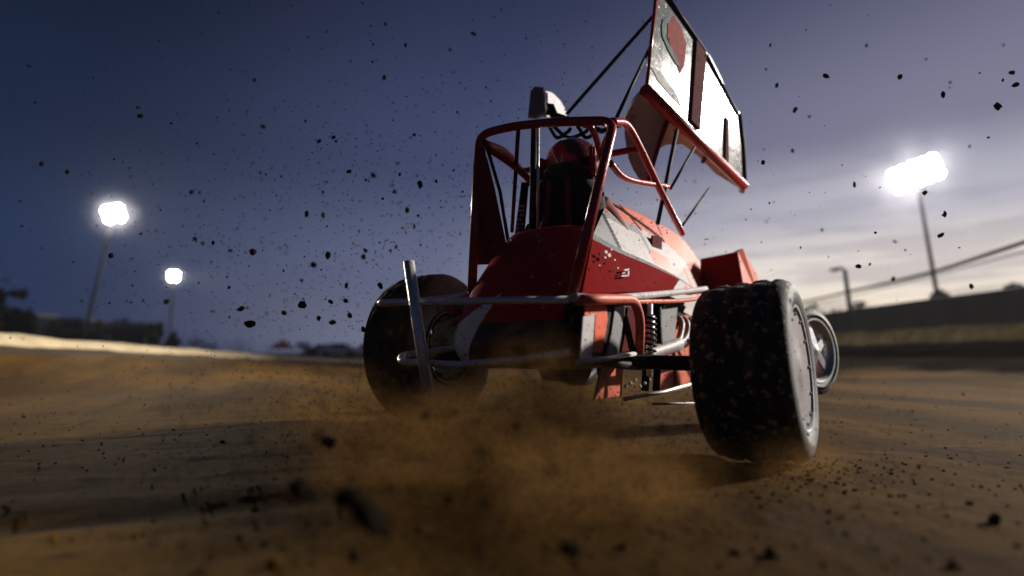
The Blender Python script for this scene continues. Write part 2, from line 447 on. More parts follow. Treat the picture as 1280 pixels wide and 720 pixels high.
# ------------------------------------------------------------------ background trees, sheds, cars
def tree(base, h, w, label, group, seed):
    rnd = random.Random(seed)
    root = empty('tree', base, label, 'tree', group)
    bm = bmesh.new()
    tube(bm, [Vector((0, 0, -.3)), Vector((w * .03, 0, h * .3)), Vector((-w * .02, 0, h * .75))], h * .03, 8, 4, h * .008)
    for k in range(5):
        a = rnd.uniform(0, 2 * pi); z = h * rnd.uniform(.25, .6)
        tube(bm, [Vector((0, 0, z)), Vector((cos(a) * w * .3, sin(a) * w * .3, z + h * .18))], h * .012, 6, 0, h * .004)
    finish('trunk', bm, M['bark'], root)
    bm = bmesh.new()
    cl = [(Vector((rnd.gauss(0, .24) * w, rnd.gauss(0, .24) * w, h * (rnd.uniform(.3, .92)))), w * rnd.uniform(.13, .26)) for _ in range(16)]
    for c, r in cl:
        for _ in range(70):
            d = Vector((rnd.gauss(0, 1), rnd.gauss(0, 1), rnd.gauss(0, .8))).normalized() * r * rnd.uniform(.5, 1.1)
            p = c + d; s = h * rnd.uniform(.018, .04)
            q = Quaternion((rnd.gauss(0, 1), rnd.gauss(0, 1), rnd.gauss(0, 1), rnd.gauss(0, 1))).normalized()
            bm.faces.new([bm.verts.new(p + q @ Vector(v) * s) for v in ((-1, -.5, 0), (1, -.5, 0), (.7, .6, .3), (-.8, .7, -.2))])
    finish('crown', bm, M['leaf'], root)
    return root
def place_tree(px, ytop, D, wpx, label, group, seed):
    b = at(px, 440, D); b.z = 0; t = at(px, ytop, D)
    tree(b, t.z * 1.10, wpx / F * D * .8, label, group, seed)
LT = 'trees beyond the left bank'
for i, (px, yt, D, wp_, lab) in enumerate([
    (-2, 366, 62, 46, 'tall dark tree at the left edge of the track, highest of the left trees'),
    (22, 392, 58, 40, 'dark bushy tree in front of the pale sheds, next to the left edge'),
    (80, 408, 55, 46, 'low dark tree between the left edge and the tall pale mast'),
    (118, 404, 55, 40, 'low dark tree just right of the foot of the tall pale mast'),
    (187, 404, 70, 26, 'dark narrow tree left of the faint far mast'),
    (219, 413, 72, 30, 'dark round tree right beside the foot of the faint far mast'),
    (148, 400, 90, 40, 'hazy tree half hidden behind the pale sheds'),
    (252, 424, 80, 50, 'low hazy tree past the far mast towards the tent'),
    (300, 430, 90, 70, 'low wide hazy tree left of the reddish tent'),
    (379, 429, 75, 24, 'small dark rounded tree right of the reddish tent')]):
    place_tree(px, yt, D, wp_, lab, LT, 50 + i)
RT = 'trees behind the right wall'
for i, (px, yt, D, wp_, lab) in enumerate([
    (1040, 383, 50, 60, 'dark low tree behind the right wall next to the wheel'),
    (1080, 381, 50, 40, 'dark low tree behind the right wall beside the short pole'),
    (1134, 377, 48, 16, 'tiny dark tree alone above the right wall between the two poles'),
    (1186, 368, 45, 40, 'dark tree right beside the big mast above the wall'),
    (1222, 369, 45, 34, 'dark tree above the wall between the big mast and the right edge'),
    (1268, 362, 40, 40, 'dark tree above the wall at the right edge')]):
    place_tree(px, yt, D, wp_, lab, RT, 80 + i)
def shed(px0, px1, ytop, D, label, dep=4):
    a = at(px0, ytop, D); b = at(px1, ytop + (px1 - px0) * .07, D)
    w = (b - a).length; h = a.z; c = (a + b) / 2; c.z = 0
    root = empty('trailer', c, label, 'trailer', 'pale roofed trailers beyond the left bank')
    bm = bmesh.new(); box(bm, (0, dep / 2, h * .52), (w, dep, h * .84), bevel=.05); finish('body', bm, M['shed'], root)
    bm = bmesh.new(); box(bm, (0, dep / 2, h * .97), (w + .3, dep + .3, h * .10), bevel=.05); finish('roof', bm, M['roof'], root)
    for s in (-.28, .02, .3):
        bm = bmesh.new(); box(bm, (s * w, -.02, h * .6), (w * .16, .06, h * .25)); finish('window', bm, M['glass'], root)
    bm = bmesh.new(); box(bm, (-.13 * w, -.025, h * .40), (w * .09, .05, h * .58)); finish('door', bm, M['roof'], root)
    for s in (-.34, .34):
        bm = bmesh.new()
        box(bm, (s * w, .15, h * .06), (.7, .3, h * .12), bevel=.03); finish('wheel', bm, M['cardark'], root)
shed(-30, 40, 392, 70, 'pale roofed trailer at the left edge beyond the bank')
shed(40, 104, 398, 74, 'pale roofed trailer in front of the tall pale mast')
shed(108, 182, 404, 80, 'long pale roofed trailer right of the tall pale mast')
def parked(px, ytop, D, mat, label, rz=0.):
    b = at(px, 440, D); b.z = 0
    root = empty('parked_car', b, label, 'car', 'cars parked beyond the far bank', rz)
    prof = [(-2.1, .3), (-2.15, .75), (-1.9, .95), (-1.2, 1.0), (-.7, 1.45), (.7, 1.48), (1.3, 1.0), (2.0, .9), (2.1, .35)]
    bm = bmesh.new(); plate(bm, [Vector((x, 0, z)) for x, z in prof], 1.7, Vector((0, 1, 0)))
    bmesh.ops.bevel(bm, geom=bm.edges[:], offset=.06, segments=2, affect='EDGES'); finish('body', bm, mat, root)
    for s in (-1, 1):
        bm = bmesh.new(); plate(bm, [Vector((x, s * .856, z)) for x, z in ((-1.05, 1.02), (-.62, 1.38), (.62, 1.4), (1.1, 1.02))], .02, Vector((0, 1, 0))); finish('window', bm, M['glass'], root)
        for x in (-1.3, 1.3):
            bm = bmesh.new(); lathe(bm, [(-.1, .05), (-.1, .3), (-.06, .34), (.06, .34), (.1, .3), (.1, .05)], 18)
            bmesh.ops.transform(bm, matrix=Matrix.Translation((x, s * .82, .33)) @ Matrix.Rotation(pi / 2, 4, 'Z'), verts=bm.verts[:]); finish('wheel', bm, M['cardark'], root)
parked(404, 440, 70, M['cardark'], 'dark parked car beyond the bank, first one right of the reddish tent', .2)
parked(424, 440, 62, M['carwhite'], 'white parked car beyond the bank, left one of the pale pair', .1)
parked(463, 440, 64, M['carwhite'], 'white parked car beyond the bank, the one touching the big left wheel', -.2)
# reddish tent
b = at(352, 440, 66); b.z = 0
tent = empty('tent', b, 'small reddish pointed tent beyond the far end of the left bank', 'tent')
bm = bmesh.new()
q = [Vector((x, y, 1.1)) for x, y in ((-1, -1), (1, -1), (1, 1), (-1, 1))]; vs = [bm.verts.new(p) for p in q]; tp = bm.verts.new((.15, 0, 2.0)); lo = [bm.verts.new(p - U_ * .25) for p in q]
for i in range(4): bm.faces.new((vs[i], vs[(i + 1) % 4], tp)); bm.faces.new((lo[i], lo[(i + 1) % 4], vs[(i + 1) % 4], vs[i]))
finish('canopy', bm, M['carred'], tent)
for x, y in ((-1, -1), (1, -1), (1, 1), (-1, 1)):
    bm = bmesh.new(); tube(bm, [Vector((x * .95, y * .95, 0)), Vector((x * .95, y * .95, 1.1))], .04, 8); finish('leg', bm, M['pole'], tent)

# ------------------------------------------------------------------ THE CAR
CARROOT = empty('sprint_car', O, 'red winged dirt race car with a roll cage seen from behind, sliding with dirt flying', 'race car', rz=-YAW)
def P(name, bm, mats, parent=None, smooth=False): return finish(name, bm, mats, parent or CARROOT, smooth)
V3 = Vector
# --- tail tank: horizontal rounded sections
bm = bmesh.new(); rows = []
prof = [(.42, .33, -.56), (.44, .37, -.61), (.50, .40, -.66), (.58, .405, -.665), (.67, .395, -.64), (.80, .37, -.57), (.93, .338, -.475), (1.03, .303, -.40), (1.10, .272, -.335), (1.15, .25, -.29), (1.18, .215, -.24), (1.192, .10, -.16)]
pr = catmull([V3(p) for p in prof], 4)
for p in pr:
    z, hw, vr = p; vf = .15; vc = (vr + vf) / 2; hv = (vf - vr) / 2
    row = []
    for k in range(72):
        a = 2 * pi * k / 72; e = 2 / 3.4
        row.append(V3((hw * math.copysign(abs(cos(a)) ** e, cos(a)), vc + hv * math.copysign(abs(sin(a)) ** e, sin(a)), z)))
    rows.append(row)
V = grid_loft(bm, rows); bm.faces.new(V[0][::-1]); bm.faces.new(V[-1])
tank = P('tail_tank', bm, M['tank'], smooth=60)
# rivets / fasteners and cap on the tank
for (px, py) in ((674, 302), (665, 346), (601, 352), (640, 300), (700, 354), (690, 320)):
    p = car(px, py, v=-.3)
    # walk to the surface: ray from camera
    d = (p - loc(CAM)).normalized(); o_ = loc(CAM)
    t = o_
    best = None
    from mathutils.bvhtree import BVHTree
    if 'BV' not in globals():
        BV = BVHTree.FromPolygons([v.co.copy() for v in tank.data.vertices], [tuple(pp.vertices) for pp in tank.data.polygons])
    hit = BV.ray_cast(o_, d)
    if hit[0] is not None:
        bm = bmesh.new(); bmesh.ops.create_uvsphere(bm, u_segments=10, v_segments=6, radius=.006, matrix=Matrix.Translation(hit[0])); P('fastener', bm, M['chrome'], tank, True)
bm = bmesh.new(); lathe(bm, [(0, .0), (0, .05), (.03, .05), (.035, .042), (.035, 0)], 24)
bmesh.ops.transform(bm, matrix=Matrix.Translation((-.03, -.10, 1.18)) @ Matrix.Rotation(-pi / 2, 4, 'Y'), verts=bm.verts[:])
P('filler_cap', bm, M['red'], tank, 40)

# --- hood and body side, lofted through curves
def curve_u(pts): return [car(px, py, u=u) for (px, py, u) in pts]
NS = 120
def resamp(pts):
    c = catmull(pts, 24); L = [0]
    for a, b in zip(c, c[1:]): L.append(L[-1] + (b - a).length)
    out = []; j = 0
    for i in range(NS + 1):
        s = L[-1] * i / NS
        while j < len(L) - 2 and L[j + 1] < s: j += 1
        t = (s - L[j]) / max(1e-9, L[j + 1] - L[j]); out.append(c[j].lerp(c[j + 1], min(1, max(0, t))))
    return out
c0 = resamp(curve_u([(756, 250, .17), (790, 262, .19), (825, 280, .22), (852, 298, .25), (872, 324, .28), (885, 352, .31)]))
c1 = resamp(curve_u([(755, 262, .24), (790, 280, .265), (822, 298, .30), (848, 318, .33), (868, 342, .35), (882, 364, .37)]))
c2 = resamp(curve_u([(742, 292, .385), (775, 311, .39), (808, 326, .40), (838, 341, .41), (860, 355, .415), (880, 370, .415)]))
c3 = resamp(curve_u([(728, 366, .415), (760, 366, .425), (795, 365, .43), (828, 366, .43), (855, 368, .43), (881, 374, .42)]))
bm = bmesh.new(); mats = [M['red'], M['white'], M['grey'], M['salmon'], M['black'], M['orange'], M['darkred']]
bands = [(c3, c2, 20), (c2, c1, 36), (c1, c0, 8)]
rows = []
for i in range(NS + 1):
    row = []
    for A, B, n in bands:
        for k in range(n): row.append(A[i].lerp(B[i], k / n))
    row.append(c0[i].copy())
    top = [V3((-p.x * .80, max(p.y, -.05), p.z)) for p in row[::-1]]
    # crown between the two crests
    mid = [c0[i].lerp(V3((-c0[i].x, c0[i].y, c0[i].z)), t) + U_ * (.03 * sin(pi * t)) for t in (.2, .4, .6, .8)]
    rows.append(row + mid + top)
def hood_mi(i, k):
    s = i / NS; nn = len(rows[0])
    right = k <= 65
    kk = k if right else nn - 2 - k
    if kk < 20:
        t = kk / 20
        if t > .86: return 4
        if s > .66 + .10 * t: return 3 if (int(s * 18 + t * 2) % 3) else 1
        if s > .58 + .10 * t: return 1
        return 0
    if kk < 56:
        t = (kk - 20) / 36
        q = s + .20 * t
        if q < .14: return 2
        if q < .17: return 4
        if q < .42: return 1 if t < .75 else 2
        if q < .45 and t > .3: return 2
        if q < .62 and t < .45: return 3
        if .80 < q < .84: return 3
        if q > .93: return 3 if (kk // 3 + i // 4) % 4 else 2
        return 1
    if kk < 66: return 3 if i < NS * .55 else 5  # crest strip coloured salmon and orange as a painted rim highlight
    return 2
grid_loft(bm, rows, False, hood_mi)
hood = P('hood', bm, mats, smooth=50)
# dark number plate-like badge on the hood side
bm = bmesh.new(); q = [car(x, y, u=.335) for x, y in ((815, 294), (827, 297), (826, 314), (814, 310))]; plate(bm, q, .012); P('badge', bm, M['darkred'], hood)
# pale splashes and square mark on the red side
def mark(quad, u, th=.006):
    bm = bmesh.new(); plate(bm, [car(x, y, u=u) for x, y in quad], th); P('painted_mark', bm, M['white'], hood)
mark([(779, 337), (786, 335.5), (786, 337.5), (781, 339)], .437); mark([(784, 339), (786, 338.4), (786, 345), (784, 345.5)], .437); mark([(776, 344), (786, 343.5), (786, 345.4), (776, 346)], .437)
mark([(777, 341), (781, 340.4), (781, 341.6), (777, 342.4)], .437)
for x, y, s in ((757, 315, 2.2), (761, 319, 2.6), (764, 312, 1.2), (768, 325, 1.3), (756, 322, 1.4), (772, 335, 1.2), (749, 332, .9)):
    mark([(x - s, y - s * .5), (x + s * .4, y - s), (x + s, y + s * .6), (x - s * .3, y + s)], .437)
# side rail under the body
bm = bmesh.new()
tube(bm, curve_u([(716, 372, .43), (760, 373, .455), (800, 370, .455), (840, 366, .455), (882, 361, .44)]), .020, 12, 6)
P('side_rail', bm, M['white'])
bm = bmesh.new()
tube(bm, curve_u([(745, 378, .44), (800, 377, .45), (850, 376, .45), (884, 372, .44)]), .014, 10, 6); P('lower_rail', bm, M['salmon'])
for s in (1, -1):
    bm = bmesh.new(); tube(bm, [V3((s * .40, -.6, .47)), V3((s * .42, .2, .42)), V3((s * .36, 1.3, .45)), V3((s * .26, 2.1, .55))], .022, 12, 6); P('frame_rail', bm, M['black'])
bm = bmesh.new(); tube(bm, [V3((-.43, -.5, .72)), V3((-.44, .3, .78)), V3((-.40, 1.3, .86))], .022, 12, 6); P('side_rail', bm, M['cagered'])
# belly pan and firewall (dark inner body)
bm = bmesh.new(); box(bm, (0, .9, .44), (.66, 2.3, .02)); P('floor_pan', bm, M['black'])
bm = bmesh.new(); box(bm, (0, .95, .90), (.60, .02, .55), bevel=.005); P('firewall', bm, M['black'])
# engine with headers
bm = bmesh.new()
box(bm, (0, 1.35, .68), (.40, .62, .34), bevel=.03); box(bm, (.17, 1.35, .86), (.18, .60, .14), Matrix.Rotation(.5, 3, 'Y'), bevel=.02); box(bm, (-.17, 1.35, .86), (.18, .60, .14), Matrix.Rotation(-.5, 3, 'Y'), bevel=.02)
eng = P('engine', bm, M['black'])
for s in (1, -1):
    bm = bmesh.new()
    for k in range(4):
        y = 1.12 + k * .15
        tube(bm, [V3((s * .25, y, .80)), V3((s * .37, y - .02, .72)), V3((s * .385, y - .12, .60)), V3((s * .385, .9, .55))], .022, 10, 5)
    tube(bm, [V3((s * .385, .95, .55)), V3((s * .40, .4, .50)), V3((s * .41, .2, .48))], .045, 12, 4)
    P('exhaust_header', bm, M['dullalloy'], eng)
# --- cage
rbp = car(714, 374, v=-.72); rt = car(765, 152, v=-.2); ltp = car(602, 170, v=-.2); lbp = car(590, 364, v=-.45)
cr = .0225
bm = bmesh.new()
hoop = rounded([lbp, V3((lbp.x - .10, -.27, 1.55)), ltp, car(640, 160, v=-.2), rt, rbp], .11, 6)
hoop = rounded([lbp, car(597, 200, v=-.22), car(600, 168, v=-.2), car(640, 158, v=-.2), car(700, 152, v=-.2), car(768, 151, v=-.2), rbp], .09, 6)
tube(bm, hoop, cr + .003, 14)
cage = P('roll_cage', bm, M['cagered'])
def ctube(name, pts, r, mat, sm=0, rd=None):
    bm = bmesh.new(); tube(bm, rounded(pts, rd) if rd else pts, r, 12, sm); return P(name, bm, mat, cage)
# side hoops (right seen, left mirrored)
side = [rt, car(783, 156, u=rt.x), car(800, 185, u=.40), car(824, 235, u=.40), car(853, 292, u=.40)]
ctube('side_hoop', side, cr, M['cagered'], 6)
ctube('side_hoop', [V3((-p.x - .02, p.y, p.z)) for p in [V3((.40, -.2, 1.76))] + side[1:]], cr, M['cagered'], 6)
ctube('cross_bar', [car(762, 203, u=.36), car(785, 224, u=.37), car(835, 233, u=.40)], .018, M['cagered'], 6)
ctube('cross_bar', [side[2], V3((-side[2].x, side[2].y, side[2].z))], .02, M['cagered'])
ctube('cross_bar', [car(764, 160, v=-.18), car(752, 190, v=-.1), car(757, 215, v=0)], .016, M['cagered'], 6)
ctube('brace', [car(604, 182, v=-.18), car(640, 206, v=-.08), car(668, 230, v=.05)], .021, M['cagered'], 5)
ctube('brace', [car(735, 152, v=-.19), car(745, 172, v=-.1), car(750, 192, v=0)], .018, M['cagered'], 5)
ctube('brace', [car(648, 160, v=-.17), car(640, 290, v=.12)], .013, M['darkred'])
ctube('upright', [car(668, 154, v=-.16), car(665, 290, v=-.12)], .020, M['black'])
ctube('upright', [car(673, 156, v=-.17), car(672, 288, v=-.15)], .008, M['chrome'])
ctube('brace', [car(606, 175, v=-.2), car(625, 240, v=-.1), car(640, 330, v=.05)], .012, M['black'])
# lower end of the right cage post, dark, down to the lower bumper bar
ctube('post_foot', [rbp, car(710, 400, v=-.73), car(711, 456, v=-.73)], .026, M['black'])
ctube('post_foot', [lbp + V3((0, 0, .02)), lbp + V3((.01, .02, -.36))], .024, M['black'])
# cloth / number panel in the left of the cage
bm = bmesh.new(); q = [car(x, y, v=-.30) for x, y in ((597, 188), (605, 183), (618, 235), (636, 322), (628, 330), (592, 331))]; plate(bm, q, .008); P('side_net', bm, M['redfabric'], cage)
# white-lettered dark strap
st = [car(x, y, v=.0) for x, y in ((652, 228), (661, 228), (655, 298), (643, 298))]
bm = bmesh.new(); plate(bm, st, .006); strap = P('harness_strap', bm, M['fabric'], cage)
bm = bmesh.new()
rn = random.Random(5)
for k in range(7):
    y = 256 + k * 5.6
    for j in range(3):
        if rn.random() < .25: continue
        x = 648.2 + j * 2.7 - (y - 260) * .08
        plate(bm, [car(a, b, v=-.012) for a, b in ((x, y), (x + 2.0, y), (x + 1.8, y + 3.2), (x - .2, y + 3.2))], .003)
P('lettering', bm, M['white'], strap)
bm = bmesh.new()
for x0, x1 in ((686, 700), (692, 722), (722, 736)):
    tube(bm, [car(x0, 158, v=.35), car((x0 + x1) / 2 + 3, 172, v=.35), car(x1 + 8, 166, v=.35), car(x1 + 14, 160, v=.35)], .013, 8, 6)
P('wiring', bm, M['black'], cage)
# --- bumper
bm = bmesh.new()
tube(bm, rounded([car(712, 375, v=-.76), car(600, 376, v=-.80), car(474, 378, v=-.80), car(478, 381, v=-.70), car(560, 372, v=-.36), car(592, 366, v=-.30)], .05), .017, 12)
bmp = P('rear_bumper', bm, M['chrome'])
bm = bmesh.new()
tube(bm, rounded([car(712, 440, v=-.76), car(650, 450, v=-.80), car(570, 456, v=-.82), car(500, 452, v=-.82), car(502, 444, v=-.70), car(560, 436, v=-.45), car(585, 434, v=-.40)], .05), .0165, 12); P('lower_bar', bm, M['chrome'], bmp)
bm = bmesh.new(); tube(bm, [car(511, 327, v=-.86), car(523, 412, v=-.86), car(537, 498, v=-.86)], .027, 14); P('upright', bm, M['chrome'], bmp)
# --- orange / grey torsion guard on the right side
def upoly(name, quad, u, mat, th=.02, parent=None):
    bm = bmesh.new(); plate(bm, [car(x, y, u=u) for x, y in quad], th)
    bmesh.ops.bevel(bm, geom=bm.edges[:], offset=th * .2, segments=1, affect='EDGES')
    return P(name, bm, mat, parent)
gd = upoly('side_guard', [(722, 377), (799, 376), (799, 440), (724, 452)], .425, M['black'], .03)
upoly('stripe', [(728, 396), (743, 392), (739, 449), (724, 452)], .448, M['white'], .008, gd)
upoly('stripe', [(730, 381), (757, 380), (759, 400), (752, 440), (741, 441), (744, 392), (730, 395)], .446, M['orange'], .008, gd)
upoly('stripe', [(768, 383), (780, 382), (777, 412), (771, 442), (757, 444), (764, 415)], .448, M['grey'], .008, gd)
upoly('stripe', [(784, 384), (797, 384), (798, 438), (776, 440), (782, 410)], .446, M['darkred'], .008, gd)
bm = bmesh.new(); tube(bm, rounded([car(716, 375, u=.42), car(745, 374, u=.50), car(793, 374, u=.50), car(801, 400, u=.50), car(799, 442, u=.47)], .10, 8), .024, 12); P('nerf_bar', bm, M['salmon'])
bm = bmesh.new(); tube(bm, [car(722, 453, u=.45), car(760, 448, u=.47), car(800, 441, u=.46)], .012, 10); P('lower_trim', bm, M['white'], gd)
# chassis pieces between guard and wheel
for x in (808, 822):
    bm = bmesh.new(); tube(bm, [car(x, 374, u=.40), car(x + 2, 430, u=.40), car(x - 2, 488, u=.40)], .022, 12); P('frame_upright', bm, M['black'])
bm = bmesh.new(); tube(bm, [car(812, 380, u=.47), car(812, 470, u=.47)], .017, 12)
tube(bm, [car(812, 395, u=.47), car(812, 430, u=.47)], .028, 12); sh = P('shock_absorber', bm, M['chrome'])
bm = bmesh.new()
pts = []
a0, a1 = car(812, 392, u=.47), car(812, 452, u=.47)
for k in range(81):
    t = k / 80; a = t * 2 * pi * 9; pts.append(a0.lerp(a1, t) + V3((cos(a) * .034, sin(a) * .034, 0)))
tube(bm, pts, .006, 6); P('coil_spring', bm, M['black'], sh)
upoly('body_panel', [(824, 386), (846, 383), (842, 428), (826, 430)], .38, M['grey'], .012)
upoly('body_panel', [(836, 396), (862, 394), (872, 425), (866, 434), (834, 432)], .34, M['salmon'], .012)
upoly('body_panel', [(838, 398), (858, 402), (872, 422), (860, 414), (838, 408)], .352, M['orange'], .006)
upoly('body_panel', [(843, 436), (866, 432), (868, 486), (846, 484)], .34, M['salmon'], .012)
upoly('body_panel', [(822, 440), (842, 437), (844, 484), (818, 490)], .32, M['salmon'], .012)
upoly('body_panel', [(752, 455), (778, 450), (776, 495), (742, 500)], .30, M['salmon'], .012)
bm = bmesh.new()
for k in range(6):
    bm = bmesh.new(); bmesh.ops.create_icosphere(bm, subdivisions=1, radius=.011, matrix=Matrix.Translation(car(782 + k * 6, 483 - (k % 3) * 4, u=.42))); P('suspension_bolt', bm, M['chrome'])
bm = bmesh.new(); tube(bm, [car(779, 499, u=.40), car(830, 490, u=.55), car(872, 478, u=.62)], .011, 10); P('radius_rod', bm, M['chrome'])
bm = bmesh.new(); tube(bm, [car(815, 505, u=.45), car(872, 504, u=.62)], .008, 10); P('radius_rod', bm, M['dullalloy'])
# axles
bm = bmesh.new(); tube(bm, [V3((-.93, 0, .48)), V3((.85, 0, .44))], .038, 16)
tube(bm, [V3((-.10, 0, .475)), V3((.12, 0, .465))], .14, 20); tube(bm, [V3((.26, 0, .455)), V3((.275, 0, .455))], .15, 28); P('rear_axle', bm, M['black'])
bm = bmesh.new(); tube(bm, [V3((-.80, 1.95, .50)), V3((-.35, 2.0, .56)), V3((.4, 2.0, .56)), V3((.98, 1.83, .50))], .028, 12, 4); P('front_axle', bm, M['chrome'])
for s in (-1, 1):
    bm = bmesh.new(); tube(bm, [V3((s * .72, 1.92, .54)), V3((s * .40, 1.1, .58))], .014, 10); P('radius_rod', bm, M['chrome'])

# --- wheels
def tyre_bm(R, w, rim, tread=True, seg=96, seed=1):
    bm = bmesh.new(); h = w / 2
    prof = [(-h * .80, rim), (-h * .92, rim + .02), (-h * 1.0, rim + (R - rim) * .45), (-h * .99, R - .055), (-h * .95, R - .028), (-h * .86, R - .010)]
    inner = [(-h * .86 + i * (h * 1.72) / 16, R + .006 * (1 - (abs(i - 8) / 8) ** 2)) for i in range(1, 16)]
    prof = prof + inner + [(-a, b) for a, b in prof[::-1]]
    mi = []
    for i in range(len(prof) - 1):
        rr = (prof[i][1] + prof[i + 1][1]) / 2
        mi.append(1 if rr < R - .03 else 0)
    rings = lathe(bm, prof, seg, mi=mi)
    if tread:
        # knobs: push face groups of the tread outwards in staggered blocks
        for i in range(6, len(prof) - 7):
            for k in range(seg):
                blk = ((i - 6) // 2 + (k // 4)) % 2
                v = rings[i][k]; n = V3((0, v.co.y, v.co.z)).normalized()
                a = noise.noise(V3((v.co.x * 9, v.co.y * 9, v.co.z * 9 + seed)))
                v.co += n * ((-.012 if (k % 4 == 0 or (i - 6) % 4 == 0) else .0) + a * .007)
    lathe_close = [(rings[0][k], rings[-1][k]) for k in range(seg)]
    for k in range(seg):
        f = bm.faces.new((rings[0][k], rings[-1][k], rings[-1][(k + 1) % seg], rings[0][(k + 1) % seg])); f.material_index = 0
    return bm
def make_wheel(name, c, R, w, rim, yaw, camber, mats, spokes=False, cover=True, side=1, rm_m=None, cv_m=None):
    rm_m = rm_m or M['alloy']; cv_m = cv_m or M['dullalloy']
    bm = bmesh.new(); lathe(bm, [(-.10, 0), (-.10, .06), (.06, .07), (.09, .05), (.10, 0)], 24)
    hub = P('wheel', bm, M['alloy'], smooth=40)
    hub.location = c; hub.rotation_euler = (0, camber, yaw)
    ty = P('tyre', tyre_bm(R, w, rim), mats, hub)
    h = w / 2
    bm = bmesh.new()
    # rim barrel open both sides with rolled lip
    lip = [(s * 1, r) for s, r in ((-h * .86, rim + .004), (-h * .90, rim + .012), (-h * .92, rim), (-h * .80, rim - .015), (-h * .3, rim - .035), (h * .3, rim - .035), (h * .80, rim - .015), (h * .94, rim), (h * .95, rim + .014), (h * .88, rim + .006))]
    lathe(bm, lip, 64)
    rm = P('rim', bm, rm_m, hub, 40)
    if spokes:
        bm = bmesh.new()
        ns = 5
        for k in range(ns):
            a = 2 * pi * k / ns + .5
            d = V3((0, cos(a), sin(a))); tn = V3((0, -sin(a), cos(a)))
            x = side * h * .55
            plate(bm, [V3((x + side * .02, 0, 0)) + d * .04 + tn * .035, V3((x, 0, 0)) + d * (rim - .01) + tn * .022, V3((x, 0, 0)) + d * (rim - .01) - tn * .022, V3((x + side * .02, 0, 0)) + d * .04 - tn * .035], .022)
        lathe(bm, [(side * h * .45, .0), (side * h * .70, .055), (side * h * .72, 0)], 20)
        P('spokes', bm, M['alloy'], rm)
    if cover:
        for s in (1, -1):
            bm = bmesh.new()
            pf = [(s * h * .90, 0), (s * h * .90, .05), (s * h * .88, .07), (s * h * .86, rim * .6), (s * h * .90, rim - .02)]
            lathe(bm, pf, 48); P('wheel_cover', bm, cv_m, rm, 40)
        for k in range(12):
            a = 2 * pi * k / 12; bm = bmesh.new()
            bmesh.ops.create_icosphere(bm, subdivisions=1, radius=.010, matrix=Matrix.Translation((h * .905, cos(a) * (rim - .03), sin(a) * (rim - .03)))); P('lug_bolt', bm, rm_m, rm)
    return hub
make_wheel('rr', V3((1.02, 0, .416)), .413, .42, .280, radians(-2.5), radians(-3), [M['rubber'], M['sidewall']])
make_wheel('lr', V3((-.98, 0, .525)), .482, .34, .225, 0, radians(-2), [M['mudrubber'], M['mudrubber']], rm_m=M['darkrim'], cv_m=M['darkrim'])
make_wheel('rf', V3((1.08, 1.83, .505)), .315, .22, .225, radians(-24), radians(-3), [M['rubber'], M['sidewall']], True, False)
make_wheel('lf', V3((-.85, 1.98, .505)), .315, .20, .225, radians(-24), 0, [M['rubber'], M['sidewall']], True, False, -1)

# --- top wing
def W(px, py, Y): return loc(at(px, py, Y))
B0, A0, C0 = W(808, 112, 3.45), W(821, -14, 3.45), W(931, 232, 4.6)
bn = (C0 - B0).cross(A0 - B0).normalized()
camL = loc(CAM)
if bn.dot(camL - B0) < 0: bn = -bn
def onb(px, py, off=0.):
    o = camL; d = loc(CAM + ray(px, py)) - o
    t = (B0 + bn * off - o).dot(bn) / d.dot(bn); return o + d * t
bm = bmesh.new(); plate(bm, [onb(*p) for p in ((808, 114), (822, -14), (827, -14), (880, 64), (886, 70), (916, 132), (923, 141), (931, 232))], .022, bn)
wing = P('top_wing', bm, M['board'])
def bpart(name, quad, off, mat, th=.010):
    bm = bmesh.new(); plate(bm, [onb(x, y, off) for x, y in quad], th, bn); return P(name, bm, mat, wing)
bpart('divider', [(870, 50), (882, 68), (874, 162), (863, 150)], .018, M['darkred'], .02)
bpart('divider', [(907, 146), (910, 150), (910, 204), (906, 200)], .018, M['darkred'], .016)
# logo: reddish blob with a teal hook
blob = [(835, 25), (843, 20), (851, 34), (858, 54), (855, 82), (850, 92), (843, 72), (834, 46)]
bpart('emblem', blob, .0125, M['logored'], .004)
bpart('emblem', [(829, 24), (836, 21), (837, 25), (831, 34), (833, 48), (842, 66), (850, 84), (845, 80), (836, 64), (828, 46), (827, 32)], .0145, M['teal'], .004)
bpart('emblem', [(814, 84), (824, 88), (846, 118), (852, 134), (838, 120), (822, 100)], .0125, M['grey'], .004)
# trims
def btube(name, pts, r, mat): 
    bm = bmesh.new(); tube(bm, [onb(*p, .012) for p in pts], r, 12); return P(name, bm, mat, wing)
btube('lower_beam', [(806, 112), (870, 174), (930, 232)], .040, M['cagered'])
btube('edge_trim', [(821, -14), (808, 110)], .012, M['cagered'])
btube('edge_trim', [(826, -14), (853, 24), (880, 64), (879, 72)], .019, M['black'])
btube('edge_trim', [(883, 70), (916, 132), (922, 142)], .016, M['black'])
btube('edge_trim', [(924, 142), (929, 180), (931, 230)], .018, M['black'])
